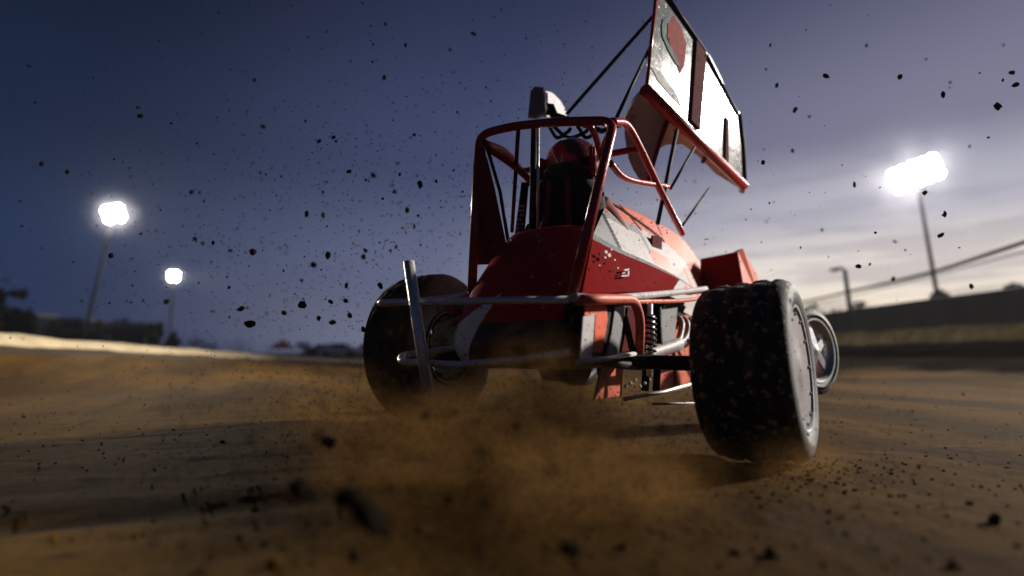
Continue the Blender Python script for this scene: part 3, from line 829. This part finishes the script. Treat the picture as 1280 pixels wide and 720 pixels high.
# foil: cambered alloy surface below / left of the side board
LP = [(0, 780, 151), (.06, 781, 172), (.12, 786, 200), (.17, 796, 222), (.21, 811, 230), (.235, 815, 192), (.32, 832, 181), (.45, 853, 180), (.6, 876, 198), (.75, 894, 217), (.9, 912, 228), (1, 928, 238)]
rows = []
NF = 34
for i in range(NF + 1):
    s = i / NF
    for a, b in zip(LP, LP[1:]):
        if a[0] <= s <= b[0]: t = (s - a[0]) / (b[0] - a[0]); lx, ly = a[1] + (b[1] - a[1]) * t, a[2] + (b[2] - a[2]) * t
    r_ = B0.lerp(C0, s) - bn * .02 - U_ * .01
    l_ = W(lx, ly, 3.45 + 1.15 * s + (.26 if s < .22 else .17))
    rows.append([r_.lerp(l_, t / 10) + U_ * (.03 * sin(pi * t / 10)) for t in range(11)])
bm = bmesh.new()
full = [row + [p + U_ * .03 for p in row[::-1]] for row in rows]
V = grid_loft(bm, full, True, lambda i, k: 0 if i / NF < .215 else 1); bm.faces.new(V[0][::-1]); bm.faces.new(V[-1])
foil = P('foil', bm, [M['foil'], M['white']], wing, 35)
for s in (.22, .62):
    k = int(s * NF); bm = bmesh.new(); tube(bm, [p - U_ * .016 for p in rows[k]], .016, 8); P('rib', bm, M['darkred'], foil)
bm = bmesh.new(); tube(bm, [p - U_ * .005 for p in rows[-1]], .03, 10); P('leading_edge', bm, M['white'], foil)
# far end plate of the wing (pale, left)
q = [(660, 146), (663, 116), (668, 110), (679, 111), (681, 142), (672, 147)]
bm = bmesh.new(); plate(bm, [W(x, y, 3.85) for x, y in q], .05); P('end_plate', bm, M['grey'], wing)
rows = []
ppts = [(680, 114), (688, 116), (696, 124), (702, 134), (707, 146)]
bm = bmesh.new(); plate(bm, [W(x, y, 3.83 + (x - 680) * .022) for x, y in ppts + [(695, 148), (681, 146)]], .05)
bmesh.ops.bevel(bm, geom=bm.edges[:], offset=.012, segments=2, affect='EDGES'); P('end_plate', bm, M['glosswhite'], wing)
bm = bmesh.new(); plate(bm, [W(x, y, 3.76) for x, y in ((684, 130), (692, 131), (698, 146), (688, 148))], .03); P('mount_bracket', bm, M['black'], wing)
bm = bmesh.new(); tube(bm, [W(684, 140, 3.85), V3((.0, .62, 2.03)), W(782, 153, 3.69)], .02, 10); P('spar', bm, M['black'], wing)
for a, b, r in (((822, 14, 3.5), (708, 143, 3.75), .013), ((812, 60, 3.48), (771, 146, 3.1), .011)):
    bm = bmesh.new(); tube(bm, [W(*a), W(*b)], r, 10); P('wing_strut', bm, M['black'], wing)
for a, b, r in (((846, 162, 3.7), (822, 280, 3.6), .014), ((868, 184, 3.9), (838, 236, 3.7), .010), ((886, 236, 4.3), (850, 286, 4.0), .009)):
    bm = bmesh.new(); tube(bm, [W(*a), W(*b)], r, 10); P('wing_post', bm, M['black'], wing)
# --- nose wing
bm = bmesh.new()
nw = [W(x, y, Y) for x, y, Y in ((878, 322, 4.75), (921, 314, 4.55), (946, 352, 4.75), (890, 372, 4.95))]
q = [W(876, 324, 4.6), W(921, 315, 4.45), W(928, 356, 4.45), W(876, 368, 4.6)]; plate(bm, q, .03); nose = P('nose_wing', bm, M['red'])
q = [W(920, 314, 4.44), W(927, 311, 4.5), W(945, 345, 5.1), W(947, 372, 5.1), W(930, 372, 4.46)]
bm = bmesh.new(); plate(bm, q, .025); P('side_board', bm, M['salmon'], nose)
bm = bmesh.new(); plate(bm, [W(876, 326, 4.62), W(921, 317, 4.47), W(940, 350, 5.1), W(890, 350, 5.25)], .02); P('wing_foil', bm, M['white'], nose)
# --- seat, steering wheel
bm = bmesh.new(); rows = []
for i, (z, v, hw, dp) in enumerate(((.62, .12, .20, .10), (.9, .06, .23, .14), (1.2, .02, .24, .15), (1.42, .0, .23, .14), (1.55, -.01, .17, .12), (1.60, -.01, .10, .08))):
    rows.append([V3((hw * cos(a), v + (.0 if sin(a) < 0 else dp) + .05 * sin(a), z)) if False else V3((hw * math.copysign(abs(cos(a)) ** .6, cos(a)), v + .05 * sin(a) + dp * .6 * abs(cos(a)) ** 3, z)) for a in [2 * pi * k / 28 for k in range(28)]])
V = grid_loft(bm, rows); bm.faces.new(V[0]); bm.faces.new(V[-1]); seat = P('seat', bm, M['fabric'], smooth=60)
bm = bmesh.new()
for s in (-1, 1):
    box(bm, (s * .17, .10, 1.60), (.035, .20, .20), Matrix.Rotation(s * .2, 3, 'Z'), bevel=.012)
P('head_restraint', bm, M['redfabric'], seat)
bm = bmesh.new()
for s in (-1, 1): tube(bm, [V3((s * .06, -.045, 1.50)), V3((s * .07, -.07, 1.30)), V3((s * .10, -.10, 1.17))], .018, 8, 4)
P('harness_belt', bm, M['redfabric'], seat)
bm = bmesh.new()
pts = [V3((.15 * cos(a), .66 + .05 * sin(a), 1.36 + .15 * sin(a))) for a in [2 * pi * k / 32 for k in range(33)]]
tube(bm, pts, .014, 10)
for a in (0.3, pi - .3, -pi / 2): tube(bm, [V3((0, .68, 1.36)), V3((.15 * cos(a), .66 + .05 * sin(a), 1.36 + .15 * sin(a)))], .010, 8)
tube(bm, [V3((0, .67, 1.36)), V3((0, .95, 1.25))], .016, 10)
P('steering_wheel', bm, M['black'])

# ------------------------------------------------------------------ driver
def skin(name, verts, edges, mat, parent, sub=2):
    me = bpy.data.meshes.new(name); me.from_pydata([v[0] for v in verts], edges, []); o = bpy.data.objects.new(name, me); col.objects.link(o)
    s = o.modifiers.new('s', 'SKIN'); s.use_smooth_shade = True
    d = o.modifiers.new('d', 'SUBSURF'); d.levels = sub; d.render_levels = sub
    for i, v in enumerate(verts):
        sv = me.skin_vertices[0].data[i]; sv.radius = (v[1], v[2] if len(v) > 2 else v[1]); sv.use_root = (i == 0)
    dg = bpy.context.evaluated_depsgraph_get(); ev = o.evaluated_get(dg)
    nm = bpy.data.meshes.new_from_object(ev); bpy.data.objects.remove(o)
    nm.materials.clear(); nm.materials.append(mat)
    for p in nm.polygons: p.use_smooth = True
    o = bpy.data.objects.new(name, nm); col.objects.link(o); o.parent = parent; return o
drv = empty('person', O, 'driver strapped in the cockpit wearing a red helmet and dark red race suit', 'person', rz=-YAW)
vs = [((0, .20, .74), .15, .13), ((0, .16, .95), .15, .12), ((0, .15, 1.18), .17, .12), ((0, .15, 1.36), .15, .10), ((0, .17, 1.48), .06), ((0, .20, 1.56), .07), ((0, .215, 1.68), .095, .105), ((0, .22, 1.75), .06),
      ((.19, .16, 1.36), .075), ((.27, .32, 1.16), .052), ((.20, .55, 1.30), .040), ((.155, .62, 1.36), .032),
      ((-.19, .16, 1.36), .075), ((-.27, .32, 1.16), .052), ((-.20, .55, 1.30), .040), ((-.155, .62, 1.36), .032),
      ((.11, .40, .74), .092), ((.15, .68, .86), .068), ((.13, .80, .64), .050), ((.12, .98, .56), .042), ((.12, 1.02, .66), .034),
      ((-.11, .40, .74), .092), ((-.15, .68, .86), .068), ((-.13, .80, .64), .050), ((-.12, .98, .56), .042), ((-.12, 1.02, .66), .034)]
es = [(0, 1), (1, 2), (2, 3), (3, 4), (4, 5), (5, 6), (6, 7), (3, 8), (8, 9), (9, 10), (10, 11), (3, 12), (12, 13), (13, 14), (14, 15), (0, 16), (16, 17), (17, 18), (18, 19), (19, 20), (0, 21), (21, 22), (22, 23), (23, 24), (24, 25)]
skin('body', vs, es, M['suit'], drv)
for s in (1, -1):
    palm = [((s * .155, .615, 1.355), .026), ((s * .152, .645, 1.37), .032, .018), ((s * .150, .675, 1.385), .030, .016)]
    e = [(0, 1), (1, 2)]
    for k in range(4):
        z = 1.405 - k * .018; L = (.9, 1., .95, .8)[k]; b0_ = len(palm)
        palm += [((s * .150, .690, z), .0088), ((s * .146 - s * .02 * L, .700, z), .0084), ((s * .138 - s * .028 * L, .680, z), .0078), ((s * .142 - s * .022 * L, .655, z), .007)]
        e += [(2, b0_), (b0_, b0_ + 1), (b0_ + 1, b0_ + 2), (b0_ + 2, b0_ + 3)]
    b0_ = len(palm); palm += [((s * .135, .640, 1.395), .0105), ((s * .122, .652, 1.405), .0095), ((s * .115, .668, 1.402), .008)]; e += [(1, b0_), (b0_, b0_ + 1), (b0_ + 1, b0_ + 2)]
    skin('glove', palm, e, M['fabric'], drv, 1)
# helmet shell: lathe-like superellipsoid with eye port at the front
bm = bmesh.new()
hc = V3((-.035, .22, 1.672))
bmesh.ops.create_uvsphere(bm, u_segments=48, v_segments=32, radius=1)
for v in bm.verts:
    x, y, z = v.co
    w = .172; l = .19; h = .172
    zz = z * h
    if z < -.55: zz = -.55 * h + (z + .55) * h * .35
    v.co = hc + V3((x * w * (1 + .05 * max(0, -z)), y * l + (.025 * max(0, -z) if y > 0 else 0), zz))
for f in bm.faces:
    c = f.calc_center_median() - hc
    f.material_index = 1 if (c.y > .06 and -.04 < c.z < .055 and abs(c.x) < .135) else (2 if c.z < -.062 else 0)
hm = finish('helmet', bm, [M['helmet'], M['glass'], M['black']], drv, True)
bm = bmesh.new()
for s in (-.6, 0, .6):
    pts = [hc + V3((s * .07, -.178 * cos(a) * .99 * sqrt(max(.02, 1 - (s * .45) ** 2)), .157 * sin(a) * sqrt(max(.02, 1 - (s * .45) ** 2)))) for a in [radians(d) for d in range(30, 110, 8)]]
    tube(bm, pts, .010 if s == 0 else .005, 6)
finish('helmet_vent', bm, M['black'], hm)
bm = bmesh.new(); tube(bm, [hc + V3((.166 * cos(a), .184 * sin(a), -.066)) for a in [2 * pi * k / 48 for k in range(49)]], .007, 6); finish('helmet_trim', bm, M['grey'], hm)

# ------------------------------------------------------------------ flying dirt
protos = []
for k in range(8):
    bm = bmesh.new(); bmesh.ops.create_icosphere(bm, subdivisions=3, radius=1)
    sc = V3((random.uniform(.8, 1.4), random.uniform(.7, 1.), random.uniform(.55, .9)))
    for v in bm.verts:
        n = v.co.normalized()
        v.co = V3((n.x * sc.x, n.y * sc.y, n.z * sc.z)) * (1 + .38 * noise.noise(n * 1.6 + V3((k * 5, 0, 0))) + .20 * noise.noise(n * 4 + V3((0, k * 3, 0))))
    me = bpy.data.meshes.new('dirt_clod'); bm.to_mesh(me); bm.free(); me.materials.append(M['clod']); protos.append(me)
def clod(px, py, rpx, D, label, group, stretch=1., rot=None):
    o = bpy.data.objects.new('dirt_clod', random.choice(protos)); col.objects.link(o)
    o.location = at(px, py, D); s = rpx / F * D
    o.scale = (s * stretch, s, s)
    o.rotation_euler = rot if rot else (random.uniform(0, 6), random.uniform(0, 6), random.uniform(0, 6))
    return tag(o, label, 'dirt clod', group)
G1 = 'dirt clods flying across the sky'; L1 = 'small dark dirt clod flying against the dusk sky behind the car'
G2 = 'dirt clods flying low over the track'; L2 = 'small dark dirt clod flying low in front of the brown track'
# big ones seen singly in the photograph
clod(459, 642, 26, 1.15, 'long blurred dark dirt clod, the biggest one in the foreground', 'big foreground dirt clods', 1.55, (0, radians(48), 0))
clod(432, 622, 15, 1.2, 'blurred dark dirt clod touching the top of the biggest foreground clod', 'big foreground dirt clods', 1.2)
clod(379, 613, 15, 1.35, 'blurred dark dirt clod left of the biggest foreground clod', 'big foreground dirt clods', 1.25, (0, radians(35), 0))
clod(714, 686, 13, 1.1, 'blurred dark dirt clod alone at the bottom below the car', 'big foreground dirt clods', 1.15)
clod(412, 553, 8, 1.7, 'dark dirt clod above the big foreground clods, below the left end of the bumper', 'big foreground dirt clods', 1.2)
clod(312, 405, 5.5, 3.2, 'dark dirt clod, the largest one against the sky near the horizon left of the car', G1, 1.3, (0, 0, 0))
for (px, py, r) in ((378, 381, 5), (355, 391, 4), (301, 386, 3.6), (416, 403, 3.5), (437, 394, 3.2), (432, 376, 3.2), (454, 412, 3.2), (316, 315, 4.2), (392, 331, 3.8), (410, 319, 3.6), (509, 263, 4), (525, 230, 3.6), (475, 357, 3.2), (433, 357, 3), (1247, 133, 4.5), (994, 137, 3.2), (1032, 95, 3), (1179, 118, 3.2), (1270, 106, 3.8), (971, 107, 2.6), (176, 145, 3), (84, 215, 3), (52, 205, 2.6), (1073, 333, 3), (954, 203, 2.8), (1068, 231, 2.8), (1181, 268, 3), (1156, 241, 3), (1176, 294, 3)):
    clod(px, py, r, random.uniform(2.2, 4.), L1, G1, 1.25)
rn = random.Random(21)
cnt = 0
while cnt < 195:
    if rn.random() < .48:
        px = rn.gauss(450, 130); py = rn.gauss(290, 105)
    else:
        px = rn.uniform(0, 1280); py = rn.uniform(0, 390)
    if not (0 < px < 1276 and 2 < py < 418): continue
    if 585 < px < 940 and py > 130: continue
    if 780 < px < 935: continue
    cnt += 1
    clod(px, py, min(3.4, 1.0 + rn.expovariate(1.4)), rn.uniform(2., 5.5), L1, G1, rn.uniform(1, 1.4))
cnt = 0
while cnt < 60:
    px = rn.gauss(520, 170); py = rn.uniform(470, 700)
    if not (150 < px < 1000): continue
    cnt += 1
    z_limit = 1.0 if py > 560 else 1.5
    clod(px, py, min(7, 1.2 + rn.expovariate(.6)), rn.uniform(.95, 1.45), L2, G2, rn.uniform(1, 1.4))
# loose lumps lying on the track: stuff
bm = bmesh.new()
for _ in range(1100):
    y = .7 + 9 * rn.random() ** 1.8; x = rn.uniform(-1, 1) * y * .95
    s = rn.uniform(.003, .008) * (1 + (rn.random() < .05) * 1.5)
    m_ = Matrix.Translation((x, y, near_h(x, y) + s * .3)) @ Quaternion((rn.gauss(0, 1), rn.gauss(0, 1), rn.gauss(0, 1), rn.gauss(0, 1))).normalized().to_matrix().to_4x4() @ Matrix.Diagonal((s * rn.uniform(.8, 1.8), s, s * .7, 1))
    bmesh.ops.create_icosphere(bm, subdivisions=1, radius=1, matrix=m_)
for cx, cy, sx, sy in ((1.05, 2.45, .38, .22), (-.5, 3.5, .35, .25)):
    for _ in range(420):
        x = rn.gauss(cx, sx); y = rn.gauss(cy, sy); s = rn.uniform(.003, .009)
        m_ = Matrix.Translation((x, y, near_h(x, y) + s * .2)) @ Quaternion((rn.gauss(0, 1), rn.gauss(0, 1), rn.gauss(0, 1), rn.gauss(0, 1))).normalized().to_matrix().to_4x4() @ Matrix.Diagonal((s * rn.uniform(.8, 1.8), s, s * .7, 1))
        bmesh.ops.create_icosphere(bm, subdivisions=1, radius=1, matrix=m_)
finish('loose_dirt', bm, M['soil'], kind='stuff')
# fine grit in the spray: stuff
bm = bmesh.new()
for _ in range(15000):
    if rn.random() < .72:
        c = V3((rn.gauss(.02, .50), rn.gauss(1.95, .38), abs(rn.gauss(0, .24)) + .01))
    else:
        c = at(rn.gauss(500, 210), rn.gauss(330, 140), rn.uniform(1.8, 4.2))
        if c.z < .02: continue
    near_ = c.y < 2.9 and c.z < .8
    s = rn.uniform(.0014, .0046) if near_ else rn.uniform(.0015, .0055)
    mi_ = 1 if near_ and rn.random() < .6 else 0
    q = Quaternion((rn.gauss(0, 1), rn.gauss(0, 1), rn.gauss(0, 1), rn.gauss(0, 1))).normalized()
    vv = [bm.verts.new(c + q @ V3(v) * s) for v in ((1, 0, -.6), (-.6, .9, -.5), (-.6, -.9, -.5), (0, 0, 1))]
    for a in ((0, 1, 2), (0, 1, 3), (1, 2, 3), (0, 2, 3)): bm.faces.new([vv[i] for i in a]).material_index = mi_
for _ in range(420):
    c = at(rn.gauss(590, 120), rn.uniform(500, 730), rn.uniform(.8, 1.5))
    if c.z < .01: continue
    s = rn.uniform(.0015, .0050); q = Quaternion((rn.gauss(0, 1), rn.gauss(0, 1), rn.gauss(0, 1), rn.gauss(0, 1))).normalized()
    bmesh.ops.create_icosphere(bm, subdivisions=1, radius=1, matrix=Matrix.Translation(c) @ q.to_matrix().to_4x4() @ Matrix.Diagonal((s * 1.4, s, s * .7, 1)))
finish('dirt_spray', bm, [M['clod'], M['soil']], kind='stuff')

# ------------------------------------------------------------------ dust cloud (real volume)
def dust(name, c, s, dens, colr, rz=0.):
    bm = bmesh.new(); bmesh.ops.create_icosphere(bm, subdivisions=3, radius=1)
    m = bpy.data.materials.new(name); m.use_nodes = True; nt = m.node_tree; nt.nodes.clear()
    out = N(nt, 'ShaderNodeOutputMaterial'); pv = N(nt, 'ShaderNodeVolumePrincipled')
    pv.inputs['Color'].default_value = (*colr, 1); pv.inputs['Anisotropy'].default_value = .25
    v = objco(nt)
    ln = N(nt, 'ShaderNodeVectorMath'); ln.operation = 'LENGTH'; nt.links.new(v, ln.inputs[0])
    fall = maprange(nt, ln.outputs['Value'], .15, 1., 1., 0.)
    n1 = mathn(nt, 'ADD', mathn(nt, 'MULTIPLY', noisen(nt, v, 2.4, 8, .68), .6), mathn(nt, 'MULTIPLY', noisen(nt, v, 7., 6, .65), .4))
    d = mathn(nt, 'MULTIPLY', mathn(nt, 'MULTIPLY', fall, maprange(nt, n1, .40, .62)), dens)
    nt.links.new(d, pv.inputs['Density']); nt.links.new(pv.outputs[0], out.inputs['Volume'])
    o = finish(name, bm, m, kind='stuff'); o.location = c; o.scale = s; o.rotation_euler = (0, 0, rz); return o
dust('dust_cloud', (-.02, 2.10, .02), (.88, .75, .42), 7.0, (.44, .235, .080))
dust('dust_cloud', (.10, 2.38, .24), (.42, .32, .42), 9.0, (.44, .235, .080))
dust('dust_cloud', (-.75, 3.25, .10), (.8, .6, .40), 3.0, (.44, .235, .080))
dust('dust_cloud', (.95, 2.45, .02), (.6, .45, .26), 2.0, (.44, .235, .080))

for p, wd in LAMPS:
    dust('lamp_glow', p, (wd * 1.9,) * 3, (.025 if wd > 3 else .06), (.9, .9, .95))  # volume added round each lamp head to imitate its glow
# haze
m = bpy.data.materials.new('haze'); m.use_nodes = True; nt = m.node_tree; nt.nodes.clear()
out = N(nt, 'ShaderNodeOutputMaterial'); pv = N(nt, 'ShaderNodeVolumePrincipled')
pv.inputs['Color'].default_value = (.86, .88, .95, 1); pv.inputs['Density'].default_value = .00035; pv.inputs['Anisotropy'].default_value = .55
nt.links.new(pv.outputs[0], out.inputs['Volume'])
bm = bmesh.new(); bmesh.ops.create_cube(bm, size=1, matrix=Matrix.Translation((0, 150, 14)) @ Matrix.Diagonal((780, 560, 31, 1)))
finish('haze', bm, m, kind='stuff')

# ------------------------------------------------------------------ sky
w = bpy.data.worlds.new('World'); scene.world = w; w.use_nodes = True; nt = w.node_tree; nt.nodes.clear()
out = N(nt, 'ShaderNodeOutputWorld'); bg = N(nt, 'ShaderNodeBackground'); bg2 = N(nt, 'ShaderNodeBackground')
SUNAZ = radians(44)   # dusk glow lies to the right of the view
sky = N(nt, 'ShaderNodeTexSky'); sky.sky_type = 'NISHITA'; sky.sun_disc = False; sky.sun_elevation = radians(-2.5); sky.sun_rotation = SUNAZ
nt.links.new(sky.outputs[0], bg.inputs[0]); bg.inputs[1].default_value = .06
tc = N(nt, 'ShaderNodeTexCoord').outputs['Generated']
sp = N(nt, 'ShaderNodeSeparateXYZ'); nt.links.new(tc, sp.inputs[0])
dt = N(nt, 'ShaderNodeVectorMath'); dt.operation = 'DOT_PRODUCT'; nt.links.new(tc, dt.inputs[0]); dt.inputs[1].default_value = (sin(SUNAZ), cos(SUNAZ), 0)
az = dt.outputs['Value']; el = sp.outputs[2]
def ramp(fac, stops):
    r = N(nt, 'ShaderNodeValToRGB'); r.color_ramp.interpolation = 'EASE'
    e = r.color_ramp.elements
    while len(e) < len(stops): e.new(.5)
    for i, (p, c) in enumerate(stops): e[i].position = p; e[i].color = (*c, 1)
    nt.links.new(fac, r.inputs[0]); return r.outputs[0]
def srgb(r, g, b): return tuple(((c / 255) / 12.92 if c / 255 <= .04045 else ((c / 255 + .055) / 1.055) ** 2.4) for c in (r, g, b))
# colours along the elevation for three azimuths
e01 = maprange(nt, el, -.02, .62, 0., 1., False)
left = ramp(e01, [(0, srgb(34, 52, 88)), (.25, srgb(22, 44, 80)), (.55, srgb(13, 30, 58)), (1, srgb(4, 12, 28))])
mid = ramp(e01, [(0, srgb(118, 124, 148)), (.25, srgb(93, 100, 130)), (.55, srgb(60, 68, 102)), (1, srgb(34, 42, 72))])
right = ramp(e01, [(0, srgb(255, 242, 205)), (.12, srgb(255, 240, 216)), (.22, srgb(242, 230, 222)), (.38, srgb(176, 174, 188)), (.55, srgb(118, 118, 142)), (1, srgb(64, 65, 94))])
fa = maprange(nt, az, .10, .66); fb = maprange(nt, az, .60, 1.0)
c = mixc(nt, fb, mixc(nt, fa, left, mid), right)
# streaky cloud near the glow
cl = noisen(nt, tc, 3.2, 6, .55, (1., 1., 9.)); cl2 = noisen(nt, tc, 6, 5, .6, (1, 1, 14.))
cm = mathn(nt, 'MULTIPLY', maprange(nt, mathn(nt, 'ADD', mathn(nt, 'MULTIPLY', cl, .65), mathn(nt, 'MULTIPLY', cl2, .35)), .49, .58), maprange(nt, az, .55, .95))
cm = mathn(nt, 'MULTIPLY', cm, maprange(nt, el, .45, .08))
c = mixc(nt, mathn(nt, 'MULTIPLY', cm, .38), c, srgb(112, 108, 126))
nt.links.new(c, bg2.inputs[0]); bg2.inputs[1].default_value = 1.0
ad = N(nt, 'ShaderNodeAddShader'); nt.links.new(bg.outputs[0], ad.inputs[0]); nt.links.new(bg2.outputs[0], ad.inputs[1]); nt.links.new(ad.outputs[0], out.inputs[0])

# ------------------------------------------------------------------ lights
def spot(name, p, tgt, power, size, blend, colr, rad=.8):
    l = bpy.data.lights.new(name, 'SPOT'); l.energy = power; l.spot_size = radians(size); l.spot_blend = blend; l.color = colr; l.shadow_soft_size = rad
    o = bpy.data.objects.new(name, l); col.objects.link(o); o.location = p
    o.rotation_euler = (Vector(tgt) - Vector(p)).to_track_quat('-Z', 'Y').to_euler(); return o
spot('key_floodlight', (36, 16.5, 15.5), (-1.5, 7.0, .8), 118000, 26, .75, (1., .93, .83), .9)
for (p, wd), pw, tg in zip(LAMPS, (130000, 70000, 60000), ((-7.5, 10.5, .6), (-.4, 3.6, .9), (11, 15, .9))):
    spot('floodlight', p, tg, pw, {130000: 16, 70000: 8}.get(pw, 11), .9, (1., .86, .66), wd * .3)

scene.render.engine = 'CYCLES'
scene.cycles.use_denoising = True
scene.cycles.max_bounces = 6; scene.cycles.volume_bounces = 0; scene.cycles.diffuse_bounces = 2; scene.cycles.glossy_bounces = 3
scene.cycles.volume_step_rate = 1.5; scene.cycles.volume_max_steps = 128
scene.cycles.sample_clamp_indirect = 5
scene.view_settings.view_transform = 'Standard'; scene.view_settings.look = 'None'; scene.view_settings.exposure = 0; scene.view_settings.gamma = 1
